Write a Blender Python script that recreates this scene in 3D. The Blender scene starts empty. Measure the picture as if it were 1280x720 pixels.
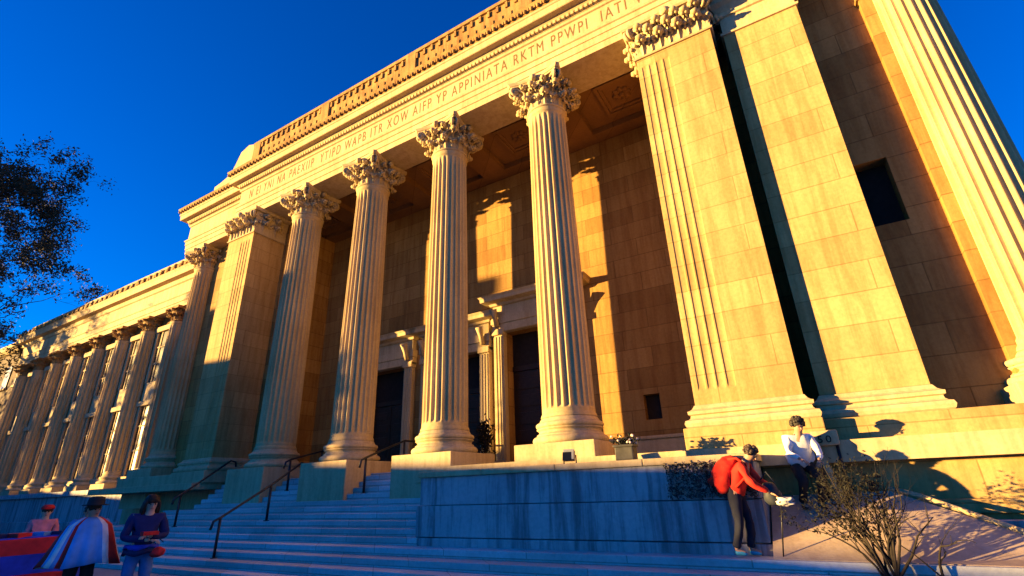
import bpy, bmesh, math, random
from mathutils import Vector, Matrix, noise
random.seed(7)
PI=math.pi; R=math.radians
sc=bpy.context.scene; C=sc.collection
# ------------------------------------------------------------------ helpers
class MB:
    """collects geometry in world coordinates"""
    def __init__(s): s.v=[]; s.f=[]; s.m=[]; s.sm=[]
    def add(s,vs,fs,mi=0,smooth=False):
        o=len(s.v); s.v+= [tuple(v) for v in vs]
        for f in fs: s.f.append([i+o for i in f]); s.m.append(mi); s.sm.append(smooth)
    def box(s,x0,x1,y0,y1,z0,z1,mi=0,bev=0.0):
        if bev<=0:
            vs=[(x,y,z) for z in(z0,z1) for y in(y0,y1) for x in(x0,x1)]
            s.add(vs,[(0,2,3,1),(4,5,7,6),(0,1,5,4),(2,6,7,3),(0,4,6,2),(1,3,7,5)],mi)
        else:
            bm=bmesh.new(); bmesh.ops.create_cube(bm,size=1)
            for v in bm.verts: v.co=Vector(((x0+x1)/2+v.co.x*(x1-x0),(y0+y1)/2+v.co.y*(y1-y0),(z0+z1)/2+v.co.z*(z1-z0)))
            bmesh.ops.bevel(bm,geom=bm.edges[:],offset=bev,segments=2,affect='EDGES',profile=.6)
            bm.verts.index_update(); s.add([v.co for v in bm.verts],[[v.index for v in f.verts] for f in bm.faces],mi); bm.free()
    def obox(s,c,sx,sy,sz,rz=0,mi=0,rx=0,ry=0):
        M=Matrix.Translation(c)@Matrix.Rotation(rz,4,'Z')@Matrix.Rotation(ry,4,'Y')@Matrix.Rotation(rx,4,'X')
        vs=[M@Vector((x*sx/2,y*sy/2,z*sz/2)) for z in(-1,1) for y in(-1,1) for x in(-1,1)]
        s.add(vs,[(0,2,3,1),(4,5,7,6),(0,1,5,4),(2,6,7,3),(0,4,6,2),(1,3,7,5)],mi)
    def tube(s,pts,rad,n=8,mi=0,caps=True,smooth=True):
        pts=[Vector(p) for p in pts]
        if not hasattr(rad,'__len__'): rad=[rad]*len(pts)
        vs=[]; fs=[]; up=None
        for i,p in enumerate(pts):
            t=(pts[min(i+1,len(pts)-1)]-pts[max(i-1,0)]).normalized()
            if up is None: up=Vector((0,0,1)) if abs(t.z)<.9 else Vector((1,0,0))
            a=t.cross(up)
            if a.length<1e-4: a=t.cross(Vector((0,1,0)))
            a.normalize(); b=a.cross(t).normalized(); up=b
            for k in range(n):
                an=2*PI*k/n; vs.append(p+(a*math.cos(an)+b*math.sin(an))*rad[i])
        for i in range(len(pts)-1):
            for k in range(n):
                fs.append((i*n+k,i*n+(k+1)%n,(i+1)*n+(k+1)%n,(i+1)*n+k))
        if caps: fs.append(tuple(range(n))[::-1]); fs.append(tuple((len(pts)-1)*n+k for k in range(n)))
        s.add(vs,fs,mi,smooth)
    def lathe(s,c,prof,n=48,mi=0,smooth=True):
        vs=[];fs=[]
        for r,z in prof:
            for k in range(n):
                a=2*PI*k/n; vs.append((c[0]+r*math.cos(a),c[1]+r*math.sin(a),c[2]+z))
        for i in range(len(prof)-1):
            for k in range(n): fs.append((i*n+k,i*n+(k+1)%n,(i+1)*n+(k+1)%n,(i+1)*n+k))
        fs.append(tuple(range(n))[::-1]); fs.append(tuple((len(prof)-1)*n+k for k in range(n)))
        s.add(vs,fs,mi,smooth)
    def molding(s,x0,x1,yf,yb,prof,mi=0):
        """rectangular block in plan with the (offset,z) profile run round left, front and right"""
        vs=[];fs=[]
        for o,z in prof: vs+=[(x1+o,yb,z),(x1+o,yf-o,z),(x0-o,yf-o,z),(x0-o,yb,z)]
        for i in range(len(prof)-1):
            for k in range(3): a=i*4+k; fs.append((a+1,a,a+4,a+5))
        n=len(prof); fs.append((0,1,2,3)); t=(n-1)*4; fs.append((t+3,t+2,t+1,t))
        for i in range(n-1): a=i*4; fs.append((a,a+3,a+7,a+4))
        s.add(vs,fs,mi)
    def prism_x(s,x0,x1,poly,mi=0):
        """poly of (y,z), counter-clockwise seen from +x"""
        n=len(poly); vs=[(x0,y,z) for y,z in poly]+[(x1,y,z) for y,z in poly]
        fs=[(i,(i+1)%n,n+(i+1)%n,n+i) for i in range(n)]
        fs=[f[::-1] for f in fs]; fs.append(tuple(range(n))); fs.append(tuple(range(2*n-1,n-1,-1)))
        s.add(vs,fs,mi)
    def blob(s,c,rx,ry,rz,mi=0,seg=12,rot=0,nz=0.0,fr=3.0):
        bm=bmesh.new(); bmesh.ops.create_icosphere(bm,subdivisions=1 if seg<8 else (2 if seg<14 else 3),radius=1)
        M=Matrix.Rotation(rot,3,'Z')
        for v in bm.verts:
            k=1+nz*noise.noise(v.co*fr+Vector(c)); q=M@Vector((v.co.x*rx*k,v.co.y*ry*k,v.co.z*rz*k)); v.co=q+Vector(c)
        bm.verts.index_update(); s.add([v.co for v in bm.verts],[[v.index for v in f.verts] for f in bm.faces],mi,True); bm.free()
    def build(s,name,mats,parent=None,origin=None,fix=True):
        org=Vector(origin) if origin is not None else (wloc(parent) if parent else Vector((0,0,0)))
        me=bpy.data.meshes.new(name)
        me.from_pydata([Vector(v)-org for v in s.v],[],s.f)
        if not isinstance(mats,(list,tuple)): mats=[mats]
        for m in mats: me.materials.append(m)
        me.polygons.foreach_set('material_index',s.m); me.polygons.foreach_set('use_smooth',s.sm)
        if fix:
            bm=bmesh.new(); bm.from_mesh(me); bmesh.ops.recalc_face_normals(bm,faces=bm.faces[:]); bm.to_mesh(me); bm.free()
        me.update(); o=bpy.data.objects.new(name,me); C.objects.link(o)
        if parent: o.parent=parent; o.location=org-wloc(parent)
        else: o.location=org
        return o
def wloc(o):
    v=Vector(o.location)
    while o.parent: o=o.parent; v=v+Vector(o.location)
    return v
def tag(o,label=None,cat=None,group=None,kind=None):
    if label: o['label']=label
    if cat: o['category']=cat
    if group: o['group']=group
    if kind: o['kind']=kind
    return o
def thing(name,label,cat,loc=(0,0,0),group=None):
    o=bpy.data.objects.new(name,None); C.objects.link(o); o.location=loc; o.empty_display_size=.2
    return tag(o,label,cat,group)
def children(o): return [c for c in bpy.data.objects if c.parent==o]
def copy_tree(o,parent=None,loc=None):
    ch=children(o); c=o.copy(); C.objects.link(c); c.parent=parent
    if loc is not None: c.location=loc
    for k in ch: copy_tree(k,c)
    return c
# ------------------------------------------------------------------ materials
def newmat(name):
    m=bpy.data.materials.new(name); m.use_nodes=True; nt=m.node_tree; nt.nodes.clear()
    out=nt.nodes.new('ShaderNodeOutputMaterial'); b=nt.nodes.new('ShaderNodeBsdfPrincipled'); nt.links.new(b.outputs[0],out.inputs[0])
    return m,nt,b
def N(nt,t,**k):
    n=nt.nodes.new(t)
    for a,v in k.items():
        if a in('operation','blend_type','data_type','noise_dimensions','feature','distance','wave_type'): setattr(n,a,v)
        else: n.inputs[a].default_value=v
    return n
def ramp(nt,src,stops):
    r=nt.nodes.new('ShaderNodeValToRGB'); e=r.color_ramp.elements
    while len(e)<len(stops): e.new(.5)
    for i,(p,c) in enumerate(stops): e[i].position=p; e[i].color=(*c,1)
    nt.links.new(src,r.inputs[0]); return r.outputs[0]
def mul(nt,a,b,fac=1.0):
    m=nt.nodes.new('ShaderNodeMix'); m.data_type='RGBA'; m.blend_type='MULTIPLY'; m.inputs[0].default_value=fac
    nt.links.new(a,m.inputs[6]); nt.links.new(b,m.inputs[7]); return m.outputs[2]
def stone(name,c1,c2,block=None,streak=0.0,rough=.85,scale=1.0,bump=.25,mortar=.45,vary=.25,dirt=(.35,.3,.26)):
    m,nt,b=newmat(name); L=nt.links; b.inputs['Roughness'].default_value=rough
    try: b.inputs['Specular IOR Level'].default_value=.25
    except: pass
    geo=nt.nodes.new('ShaderNodeNewGeometry')
    n1=N(nt,'ShaderNodeTexNoise',Scale=.55*scale,Detail=6.0,Roughness=.6); L.new(geo.outputs['Position'],n1.inputs['Vector'])
    n2=N(nt,'ShaderNodeTexNoise',Scale=14*scale,Detail=5.0,Roughness=.7); L.new(geo.outputs['Position'],n2.inputs['Vector'])
    col=ramp(nt,n1.outputs[0],[(.3,c2),(.68,c1)])
    fine=ramp(nt,n2.outputs[0],[(.25,(.72,.7,.68)),(.6,(1,1,1))]); col=mul(nt,col,fine,.7)
    h=n2.outputs[0]
    if block:
        sep=nt.nodes.new('ShaderNodeSeparateXYZ'); L.new(geo.outputs['Position'],sep.inputs[0])
        ad=N(nt,'ShaderNodeMath',operation='ADD'); L.new(sep.outputs[0],ad.inputs[0]); L.new(sep.outputs[1],ad.inputs[1])
        cb=nt.nodes.new('ShaderNodeCombineXYZ'); L.new(ad.outputs[0],cb.inputs[0]); L.new(sep.outputs[2],cb.inputs[1])
        br=nt.nodes.new('ShaderNodeTexBrick'); L.new(cb.outputs[0],br.inputs['Vector'])
        for k,v in dict(Scale=1.0).items(): br.inputs[k].default_value=v
        br.inputs['Mortar Size'].default_value=.012; br.inputs['Mortar Smooth'].default_value=.3; br.inputs['Bias'].default_value=0
        br.inputs['Brick Width'].default_value=block[0]; br.inputs['Row Height'].default_value=block[1]
        br.inputs['Color1'].default_value=(1,1,1,1); br.inputs['Color2'].default_value=(1-vary,1-vary*1.15,1-vary*1.35,1); br.inputs['Mortar'].default_value=(mortar,mortar*.95,mortar*.85,1)
        col=mul(nt,col,br.outputs['Color'])
        inv=N(nt,'ShaderNodeMath',operation='MULTIPLY_ADD'); L.new(br.outputs['Fac'],inv.inputs[0]); inv.inputs[1].default_value=-.9; L.new(n2.outputs[0],inv.inputs[2]); h=inv.outputs[0]
    if streak>0:
        mp=nt.nodes.new('ShaderNodeMapping'); mp.inputs['Scale'].default_value=(3.2,3.2,.28); L.new(geo.outputs['Position'],mp.inputs[0])
        n3=N(nt,'ShaderNodeTexNoise',Scale=1.6,Detail=6.0,Roughness=.65,Distortion=.4); L.new(mp.outputs[0],n3.inputs['Vector'])
        st=ramp(nt,n3.outputs[0],[(.38,dirt),(.56,(1,1,1))]); col=mul(nt,col,st,streak)
    L.new(col,b.inputs['Base Color'])
    bp=N(nt,'ShaderNodeBump',Strength=bump,Distance=.02); L.new(h,bp.inputs['Height']); L.new(bp.outputs[0],b.inputs['Normal'])
    return m
def plain(name,c,rough=.6,metal=0,var=.2,sc_=8,spec=.3):
    m,nt,b=newmat(name); b.inputs['Roughness'].default_value=rough; b.inputs['Metallic'].default_value=metal
    try: b.inputs['Specular IOR Level'].default_value=spec
    except: pass
    tc=nt.nodes.new('ShaderNodeTexCoord'); n=N(nt,'ShaderNodeTexNoise',Scale=float(sc_),Detail=4.0); nt.links.new(tc.outputs['Object'],n.inputs['Vector'])
    lo=tuple(x*(1-var) for x in c); hi=tuple(min(1,x*(1+var)) for x in c)
    nt.links.new(ramp(nt,n.outputs[0],[(.3,lo),(.7,hi)]),b.inputs['Base Color']); return m
LIME=(.62,.46,.23); LIME2=(.50,.35,.155)
M_shaft=stone('limestone_plain',LIME,LIME2,streak=.35,bump=.2,dirt=(.62,.55,.45))
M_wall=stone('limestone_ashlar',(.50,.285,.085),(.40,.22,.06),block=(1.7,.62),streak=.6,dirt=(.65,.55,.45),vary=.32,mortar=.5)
M_pier=stone('limestone_pier_ashlar',(.60,.41,.17),(.50,.32,.12),block=(2.3,.62),streak=.6,dirt=(.66,.58,.48),vary=.2,mortar=.62)
M_trim=stone('limestone_trim',(.62,.48,.27),(.52,.38,.20),streak=.4,bump=.2,dirt=(.6,.5,.38))
M_orn=stone('weathered_ornament_stone',(.50,.30,.10),(.30,.17,.06),streak=.6,bump=.5,scale=2,dirt=(.4,.28,.18))
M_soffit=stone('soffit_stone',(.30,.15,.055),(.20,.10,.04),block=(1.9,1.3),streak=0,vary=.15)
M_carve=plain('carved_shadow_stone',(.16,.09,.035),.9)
M_gran=stone('granite_grey',(.52,.51,.51),(.38,.38,.40),streak=.85,rough=.75,bump=.3,dirt=(.42,.36,.36))
M_step=stone('granite_steps',(.68,.69,.69),(.46,.48,.49),block=(1.9,.158),rough=.7,bump=.35,mortar=.55,vary=.22)
M_pave=stone('plaza_paving',(.33,.33,.34),(.24,.25,.27),rough=.8)
M_pink=stone('pink_granite',(.55,.42,.31),(.45,.33,.25),streak=.3,rough=.7,bump=.25,dirt=(.6,.5,.48))
M_metal=plain('dark_rail_metal',(.035,.035,.04),.4,.7)
M_glass=plain('dark_window_glass',(.008,.008,.009),.3,0,.3,2,.25)
M_bronze=plain('bronze_door',(.03,.017,.010),.55,.2)
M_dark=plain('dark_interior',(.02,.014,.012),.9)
M_roof=plain('roof_sheet',(.16,.12,.08),.8)
M_brick=stone('dark_brick',(.16,.10,.07),(.10,.06,.05),block=(.5,.16))
M_bark=plain('bark',(.028,.021,.016),.9,0,.3,20)
M_leaf=plain('dark_leaf',(.009,.009,.006),.7,0,.4,3)
M_leaf2=plain('olive_leaf',(.085,.085,.03),.7,0,.4,3)
M_ivy=plain('ivy_leaf',(.05,.045,.04),.6,0,.5,6)
M_ivy2=plain('dry_pale_leaf',(.42,.32,.26),.7,0,.3,6)
M_skin=plain('skin',(.45,.25,.16),.5,0,.06,6)
M_skin2=plain('skin_fair',(.58,.36,.26),.5,0,.06,6)
# ------------------------------------------------------------------ camera, light, world
fpx=616.3557
cam=bpy.data.cameras.new('Camera'); co=bpy.data.objects.new('Camera',cam); C.objects.link(co); sc.camera=co
cam.sensor_width=36; cam.lens=36*fpx/1280; cam.clip_start=.1; cam.clip_end=3000
rt=Vector((0.857396,0.513606,-0.032886)); dn=Vector((-0.220927,0.309591,-0.924848)); fw=Vector((-0.464826,0.800226,0.378912))
co.matrix_world=Matrix(((rt.x,-dn.x,-fw.x,0),(rt.y,-dn.y,-fw.y,0),(rt.z,-dn.z,-fw.z,1.65),(0,0,0,1)))
SUN_AZ=R(57); EL=R(3.9)
sdir=Vector((-math.sin(SUN_AZ)*math.cos(EL),-math.cos(SUN_AZ)*math.cos(EL),math.sin(EL)))
sl=bpy.data.lights.new('Sun','SUN'); so=bpy.data.objects.new('Sun',sl); C.objects.link(so)
sl.energy=5.0; sl.angle=R(.5); sl.color=(1,.635,.20); so.rotation_euler=sdir.to_track_quat('Z','Y').to_euler(); so.location=(0,0,40)
w=bpy.data.worlds.new('World'); sc.world=w; w.use_nodes=True; nt=w.node_tree; nt.nodes.clear()
out=nt.nodes.new('ShaderNodeOutputWorld'); bg=nt.nodes.new('ShaderNodeBackground'); sky=nt.nodes.new('ShaderNodeTexSky')
sky.sky_type='NISHITA'; sky.sun_disc=False; sky.sun_elevation=EL; sky.sun_rotation=math.atan2(sdir.x,sdir.y)
sky.altitude=300; sky.air_density=1.0; sky.dust_density=.15; sky.ozone_density=6.0
hs=nt.nodes.new('ShaderNodeHueSaturation'); hs.inputs['Saturation'].default_value=1.27; hs.inputs['Hue'].default_value=.512
nt.links.new(sky.outputs[0],hs.inputs['Color']); nt.links.new(hs.outputs[0],bg.inputs[0]); nt.links.new(bg.outputs[0],out.inputs[0]); bg.inputs[1].default_value=.11
sc.view_settings.view_transform='Standard'; sc.view_settings.look='None'; sc.view_settings.exposure=2.2; sc.view_settings.gamma=1
sc.render.engine='CYCLES'; sc.cycles.max_bounces=5; sc.cycles.diffuse_bounces=1
sc.render.resolution_x=1024; sc.render.resolution_y=576
# ------------------------------------------------------------------ ground
b=MB(); b.add([(-400,-400,0),(400,-400,0),(400,500,0),(-400,500,0)],[(0,1,2,3)]); tag(b.build('ground',M_pave),kind='structure')
# ------------------------------------------------------------------ staircase
YN=9.27; TR=.415; RI=.158; ZN=.75      # nosing of the step level with the foot of the terrace wall
def step_y(k): return YN-TR*(k-9)
def step_z(k): return ZN-RI*(k-9)
def stair_z(y):
    k=math.ceil(9-(y-YN)/TR-1e-6); k=max(k,0)
    return max(0,step_z(k)) if k<=14 else 0
TU=.21
def step_y(k): return YN-TR*(k-9) if k>=9 else YN+TU*(9-k)
def stair_z(y):
    k=math.ceil(9-(y-YN)/(TR if y<YN else TU)-1e-6); k=max(k,0)
    return max(0,step_z(k)) if k<=14 else 0
st=thing('stone_staircase','wide grey granite staircase climbing to the portico','staircase',(-8,9,0))
b=MB()
for k in range(14,9,-1):
    b.box(-24,8,step_y(k)-.025,9.6 if k==10 else step_y(k)+.8,max(-.05,step_z(k)-RI+.001),step_z(k),bev=.014)
b.build('lower_flight',M_step,st)
b=MB()
for k in range(9,-2,-1):
    y=step_y(k); z=step_z(k) if k>=0 else 2.246
    x0=-24 if k>=8 else (-20.5 if k>4 else -18.95)
    b.box(x0,-8.0-.002,y-.025,14.7 if k==-1 else y+1.0,z-RI+.001,z,bev=.014)
b.build('upper_flight',M_step,st)
# ------------------------------------------------------------------ terrace wall (granite)
tw=thing('terrace_wall','blue grey granite terrace wall with water stains beside the stairs','wall',(-4,8.5,.5))
WY=9.3; TL=-8.0; TRX=-1.0
b=MB(); b.box(TL,TRX,WY+.02,10.41,1.40,1.965)
b.build('upper_course',M_gran,tw)
b=MB(); b.box(TL-.1,TRX+.03,WY,10.41,.765,1.385,bev=.012); b.build('lower_course',M_gran,tw)
b=MB(); b.box(TL,TRX+.05,WY-.04,10.41,.58,.75,bev=.015); b.build('plinth',M_gran,tw)
b=MB(); x=TL-.05
while x<TRX:
    x2=min(x+1.75,TRX+.06); b.box(x+.003,x2-.003,WY-.05,10.41,1.97,2.09,bev=.02); x=x2
b.build('coping',M_trim,tw)
# ------------------------------------------------------------------ MAIN BUILDING
B=thing('columned_museum','golden limestone building with tall fluted Corinthian portico','building',(-10.6,12,2.25))
FL=2.25
# ---- podium, floor
b=MB()
b.box(-9.05,5.6,10.32,16,1.9,FL); b.box(-19.1,-9.05,12.6,16,1.0,FL-.006)
b.box(-27,-19.1,11.6,16,0,2.02); b.box(-27,-19.1,10.15,16,2.03,FL,bev=.015)
b.build('portico_floor',M_trim,B)
b=MB()
b.box(-1.0,5.6,10.62,16,.3,1.99); b.box(-1.02,5.65,10.42,10.9,1.995,2.19,bev=.03)
b.box(.9,5.6,10.5,10.75,1.1,1.3,bev=.03)
b.box(-2.25,.15,10.40,12,2.195,2.66,bev=.02); b.box(.15,5.5,10.72,12.4,2.195,2.64,bev=.02)
b.build('podium',M_pier,B)
# ---- fluted column
def flute_shaft(cx,cy,z0,z1,r0,r1,nf=24,rows=26):
    b=MB(); per=8; n=nf*per; vs=[];fs=[]
    H=z1-z0; zs=[0,.006,.012,.02,.028]+[.028+(.945)*i/(rows) for i in range(1,rows+1)]+[.98,.986,.992,1.0]
    for t in zs:
        r=r0+(r1-r0)*(t**1.6)
        if t<.012: r*=1.06-t*3
        if t>.98: r*=1.0+ (.05 if t>.985 else .02)
        e=min(max((t-.02)/.012,0),1)*min(max((.975-t)/.014,0),1); dep=.30*(2*PI*r/nf)*math.sqrt(e) if e>0 else 0
        for k in range(n):
            a=2*PI*(k+.5)/n; ph=((k+.5)%per)/per
            q=(ph-.14)/.72; d=dep*math.sqrt(max(0,1-(2*q-1)**2))*1.15 if 0<q<1 else 0
            vs.append((cx+(r-d)*math.cos(a),cy+(r-d)*math.sin(a),z0+H*t))
    for i in range(len(zs)-1):
        for k in range(n): fs.append((i*n+k,i*n+(k+1)%n,(i+1)*n+(k+1)%n,(i+1)*n+k))
    b.add(vs,fs,0,False); return b
def leaf(b,base,ang,h,wd,out,lean,mi=0,shift=0,cup=.5,flat=None):
    """acanthus leaf: base point, outward angle; rises h, curls outward"""
    nr,nc=10,6
    ca,sa=math.cos(ang),math.sin(ang); o=Vector((ca,sa,0)); t=Vector((-sa,ca,0))
    pr=[(0,0),(.02,.18),(.05,.36),(.10,.54),(.20,.72),(.38,.88),(.62,.97),(.86,.94),(.98,.82),(.93,.70)]
    vs=[];fs=[]
    for i,(ox,oz) in enumerate(pr):
        s=i/(nr-1); ww=wd*(.75+.45*math.sin(PI*min(1,s*1.1)))*(1-.75*max(0,s-.55)/.45)
        for j in range(nc+1):
            u=j/nc*2-1; ser=1+(.16 if (i%2) else -.06)*(abs(u)>.8)
            p=Vector(base)+o*(ox*out+lean*s*h - cup*.22*wd*abs(u)**1.5+ .05*wd*(1-abs(u)*3 if abs(u)<.34 else 0)+.035*wd*math.cos(u*9))+t*(u*ww*.5*ser+shift)+Vector((0,0,oz*h-.12*wd*abs(u)*(s>.5)))
            vs.append(p)
    for i in range(nr-1):
        for j in range(nc): fs.append((i*(nc+1)+j,i*(nc+1)+j+1,(i+1)*(nc+1)+j+1,(i+1)*(nc+1)+j))
    # back side so that the leaf has thickness
    k=len(vs); vs2=[v-o*.035+Vector((0,0,-.012)) for v in vs]
    fs2=[f[::-1] for f in [tuple(i+k for i in f) for f in fs]]
    rim=[]
    for i in range(nr-1):
        a=i*(nc+1); rim.append((a,a+nc+1,a+nc+1+k,a+k)); c=a+nc; rim.append((c+nc+1,c,c+k,c+nc+1+k))
    a=(nr-1)*(nc+1); rim+= [(a+j,a+j+1,a+j+1+k,a+j+k) for j in range(nc)]
    b.add(vs+vs2,fs+fs2+rim,mi,False)
    if wd>.25:
        for i in (2,4,5,6,7,8):
            for j in ((0,nc) if i<7 else (1,nc-1)):
                p=vs[i*(nc+1)+j]; b.blob(p+o*.015,.055*wd/.42,.055*wd/.42,.075*wd/.42,mi,6,0,.3,9)
        b.blob(vs[8*(nc+1)+nc//2]+o*.02,.11*wd/.42,.11*wd/.42,.06*wd/.42,mi,6)
def volute(b,c,ang,r,th,turns=1.9,stem=None):
    """scroll standing in the vertical plane through direction ang"""
    ca,sa=math.cos(ang),math.sin(ang); o=Vector((ca,sa,0)); t=Vector((-sa,ca,0))
    pts=[];rad=[]
    if stem:
        for i in range(5):
            s=i/5; p=Vector(stem)*(1-s)+(Vector(c)+Vector((0,0,r)))*s+Vector((0,0,.10*r*math.sin(PI*s)*2)); pts.append(p); rad.append(th*(.6+.4*s))
    n=22
    for i in range(n+1):
        s=i/n; a=PI/2-s*turns*2*PI; rr=r*(1-s*.88)
        pts.append(Vector(c)+o*(math.cos(a)*rr)+Vector((0,0,math.sin(a)*rr))); rad.append(th*(1-.45*s))
    b.tube(pts,rad,6)
    b.blob(c,th*1.1,th*1.1,th*1.1)
def capital_mb(cx,cy,z0,h,r,half=None):
    b=MB(); A=r*1.48
    A=r*1.78; b.lathe((cx,cy,z0),[(r*1.0,0),(r*1.1,.02*h),(r*1.12,.05*h),(r*1.02,.08*h),(r*.9,.1*h),(r*.9,.45*h),(r*.97,.7*h),(r*1.12,.86*h)],32)
    for row,(zz,hh,n,off,out) in enumerate([(.07,.36,8,0,.36),(.10,.58,8,PI/8,.50),(.36,.42,8,0,.52),(.30,.30,16,PI/16,.30)]):
        for k in range(n):
            a=2*PI*(k)/n+off+ (PI/8)
            leaf(b,(cx+r*.93*math.cos(a),cy+r*.93*math.sin(a),z0+zz*h),a,hh*h,r*(.74 if row<2 else (.55 if row==2 else .3)),out*r*1.25,.08 if row else .02,0)
    for k in range(4):
        a=PI/4+k*PI/2
        d=Vector((math.cos(a),math.sin(a),0)); c=Vector((cx,cy,z0+.72*h))+d*r*1.80
        for sgn in(-1,1):
            tt=Vector((-math.sin(a),math.cos(a),0))*sgn*r*.13
            volute(b,c+tt,a,r*.23,r*.085,stem=Vector((cx,cy,z0+.46*h))+d*r*.95+tt*3.5)
        b.tube([c-Vector((-math.sin(a),math.cos(a),0))*r*.2,c+Vector((-math.sin(a),math.cos(a),0))*r*.2],r*.10,8)
        a2=k*PI/2; d2=Vector((math.cos(a2),math.sin(a2),0)); 
        for sgn in(-1,1):
            tt=Vector((-math.sin(a2),math.cos(a2),0)); c2=Vector((cx,cy,z0+.74*h))+d2*r*1.26+tt*sgn*r*.24
            pts=[];rad=[]
            for i in range(16):
                s=i/15; an=PI/2+sgn*s*3.2*PI; rr=r*.15*(1-.8*s); pts.append(c2+tt*(math.cos(an)*rr)+Vector((0,0,math.sin(an)*rr))); rad.append(r*.045*(1-.4*s))
            b.tube([Vector((cx,cy,z0+.42*h))+d2*r*.95+tt*sgn*r*.45,Vector((cx,cy,z0+.6*h))+d2*r*1.02+tt*sgn*r*.4]+pts,[r*.04,r*.045]+rad,5)
        b.blob(Vector((cx,cy,z0+.90*h))+d2*r*1.46,r*.19,r*.19,r*.19,nz=.5,fr=5)
    # abacus with concave sides
    vs=[];n=0
    pts=[]
    for k in range(4):
        a0=-PI/4+k*PI/2; p0=Vector((math.cos(a0),math.sin(a0),0))*A*1.26; a1=a0+PI/2; p1=Vector((math.cos(a1),math.sin(a1),0))*A*1.26; am=a0+PI/4; m=Vector((math.cos(am),math.sin(am),0))
        for s in(.06,.2,.35,.5,.65,.8,.94): pts.append(p0.lerp(p1,s)-m*A*.17*math.sin(PI*s))
    n=len(pts)
    for z,sc_ in((.86,.95),(.90,.97),(.905,1.0),(.965,1.04),(1.0,1.04)):
        vs+=[(cx+p.x*sc_,cy+p.y*sc_,z0+z*h) for p in pts]
    fs=[(i*n+k,i*n+(k+1)%n,(i+1)*n+(k+1)%n,(i+1)*n+k) for i in range(4) for k in range(n)]; fs+=[tuple(range(n))[::-1],tuple(4*n+k for k in range(n))]
    b.add(vs,fs); return b
def base_mb(cx,cy,z0,r,hb):
    b=MB(); P=[(1.0,0)]
    def torus(z,hh,ro):
        return [(ro-hh/2+hh/2*math.cos(a),z+hh/2+hh/2*math.sin(a)) for a in [(-PI/2+PI*i/8) for i in range(9)]]
    p=torus(0,.30*hb,r*1.40)+[(r*1.24,.33*hb),(r*1.24,.37*hb)]
    p+=[(r*1.24-.10*r*math.sin(PI*i/6),.37*hb+.2*hb*i/6) for i in range(7)]+[(r*1.22,.60*hb)]
    p+=torus(.61*hb,.20*hb,r*1.26)+[(r*1.12,.84*hb),(r*1.1,.9*hb),(r*1.04,1.0*hb)]
    b.lathe((cx,cy,z0),p,48); return b
AX=11.4; r0,r1=.655,.575; PL=.36; HB=.62; SH0=FL+PL+HB; SH1=12.47; CAPH=13.6-SH1
def make_column(x,y,parent):
    sh=flute_shaft(x,y,SH0,SH1,r0,r1).build('column',M_shaft,parent,origin=(x,y,FL))
    capital_mb(x,y,SH1,CAPH,r1).build('capital',M_trim,sh,origin=(x,y,FL))
    base_mb(x,y,FL+PL,r0,HB).build('base',M_trim,sh,origin=(x,y,FL))
    b=MB(); b.box(x-1.0,x+1.0,y-1.02,y+1.02,1.0,FL+PL,bev=.02); b.build('plinth',M_trim,sh,origin=(x,y,FL))
    return sh
col0=make_column(-5.13,AX,B)
for x in(-8.97,-12.7,-16.5):
    copy_tree(col0,B,Vector((x,AX,FL))-Vector(B.location))
for x in(3.93,-24.95):
    c=copy_tree(col0,B,Vector((x,12.0,FL+.4))-Vector(B.location)); c.scale=(1,1,.961)
# ---- piers
def pier_base(b,x0,x1,yf,yb,z0):
    b.molding(x0,x1,yf,yb,[(0.0,z0),(.17,z0),(.2,z0+.03),(.22,z0+.09),(.2,z0+.15),(.14,z0+.17),(.11,z0+.2),(.10,z0+.25),(.14,z0+.27),(.145,z0+.33),(.10,z0+.35),(.06,z0+.38),(.02,z0+.45),(0,z0+.46)])
def flat_capital(x0,x1,yf,yb,z0,z1,leaves=3):
    b=MB(); h=z1-z0; b.molding(x0,x1,yf,yb,[(0,z0),(.05,z0),(.07,z0+.04),(.03,z0+.07),(.02,z0+.5*h),(.10,z0+.85*h),(.1,z0+.88*h)])
    b.molding(x0,x1,yf,yb,[(.0,z0+.885*h),(.22,z0+.885*h),(.26,z0+.93*h),(.27,z0+h-.003),(0,z0+h-.003)])
    W=x1-x0; n=4
    for row,(zz,hh,off,m) in enumerate([(.06,.38,0,n),(.08,.62,.5,n-1),(.38,.42,0,n)]):
        for k in range(m):
            xx=x0+W*(k+.5+off)/n; leaf(b,(xx,yf-.03,z0+zz*h),-PI/2,hh*h,W/n*.95,.26,.0)
    for x,s in((x0,-1),(x1,1)):
        volute(b,Vector((x+s*.06,yf-.14,z0+.72*h)),-PI/2+s*PI/4,.15,.055,stem=Vector((x-s*.3,yf-.04,z0+.4*h)))
        volute(b,Vector((x-s*.02,yf-.18,z0+.72*h)),-PI/2+s*.5,.15,.05,stem=Vector((x-s*.4,yf-.04,z0+.4*h)))
        for zz in(.1,.4):
            for yy in(yf+.35,yf+.95): leaf(b,(x+s*.02,yy,z0+zz*h),0 if s>0 else PI,.45*h,.5,.2,0)
        volute(b,Vector((x+s*.1,yf+.5,z0+.72*h)),0 if s>0 else PI,.14,.05)
    for s in(-1,1):
        c2=Vector(((x0+x1)/2+s*.16,yf-.13,z0+.72*h)); pts=[c2+Vector((math.cos(PI/2+s*i*.62)*.12*(1-i/20),0,math.sin(PI/2+s*i*.62)*.12*(1-i/20))) for i in range(16)]
        b.tube([Vector(((x0+x1)/2+s*.35,yf-.03,z0+.4*h))]+pts,.035,5)
    b.blob(((x0+x1)/2,yf-.24,z0+.92*h),.13,.1,.13,nz=.5,fr=5); return b
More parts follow.
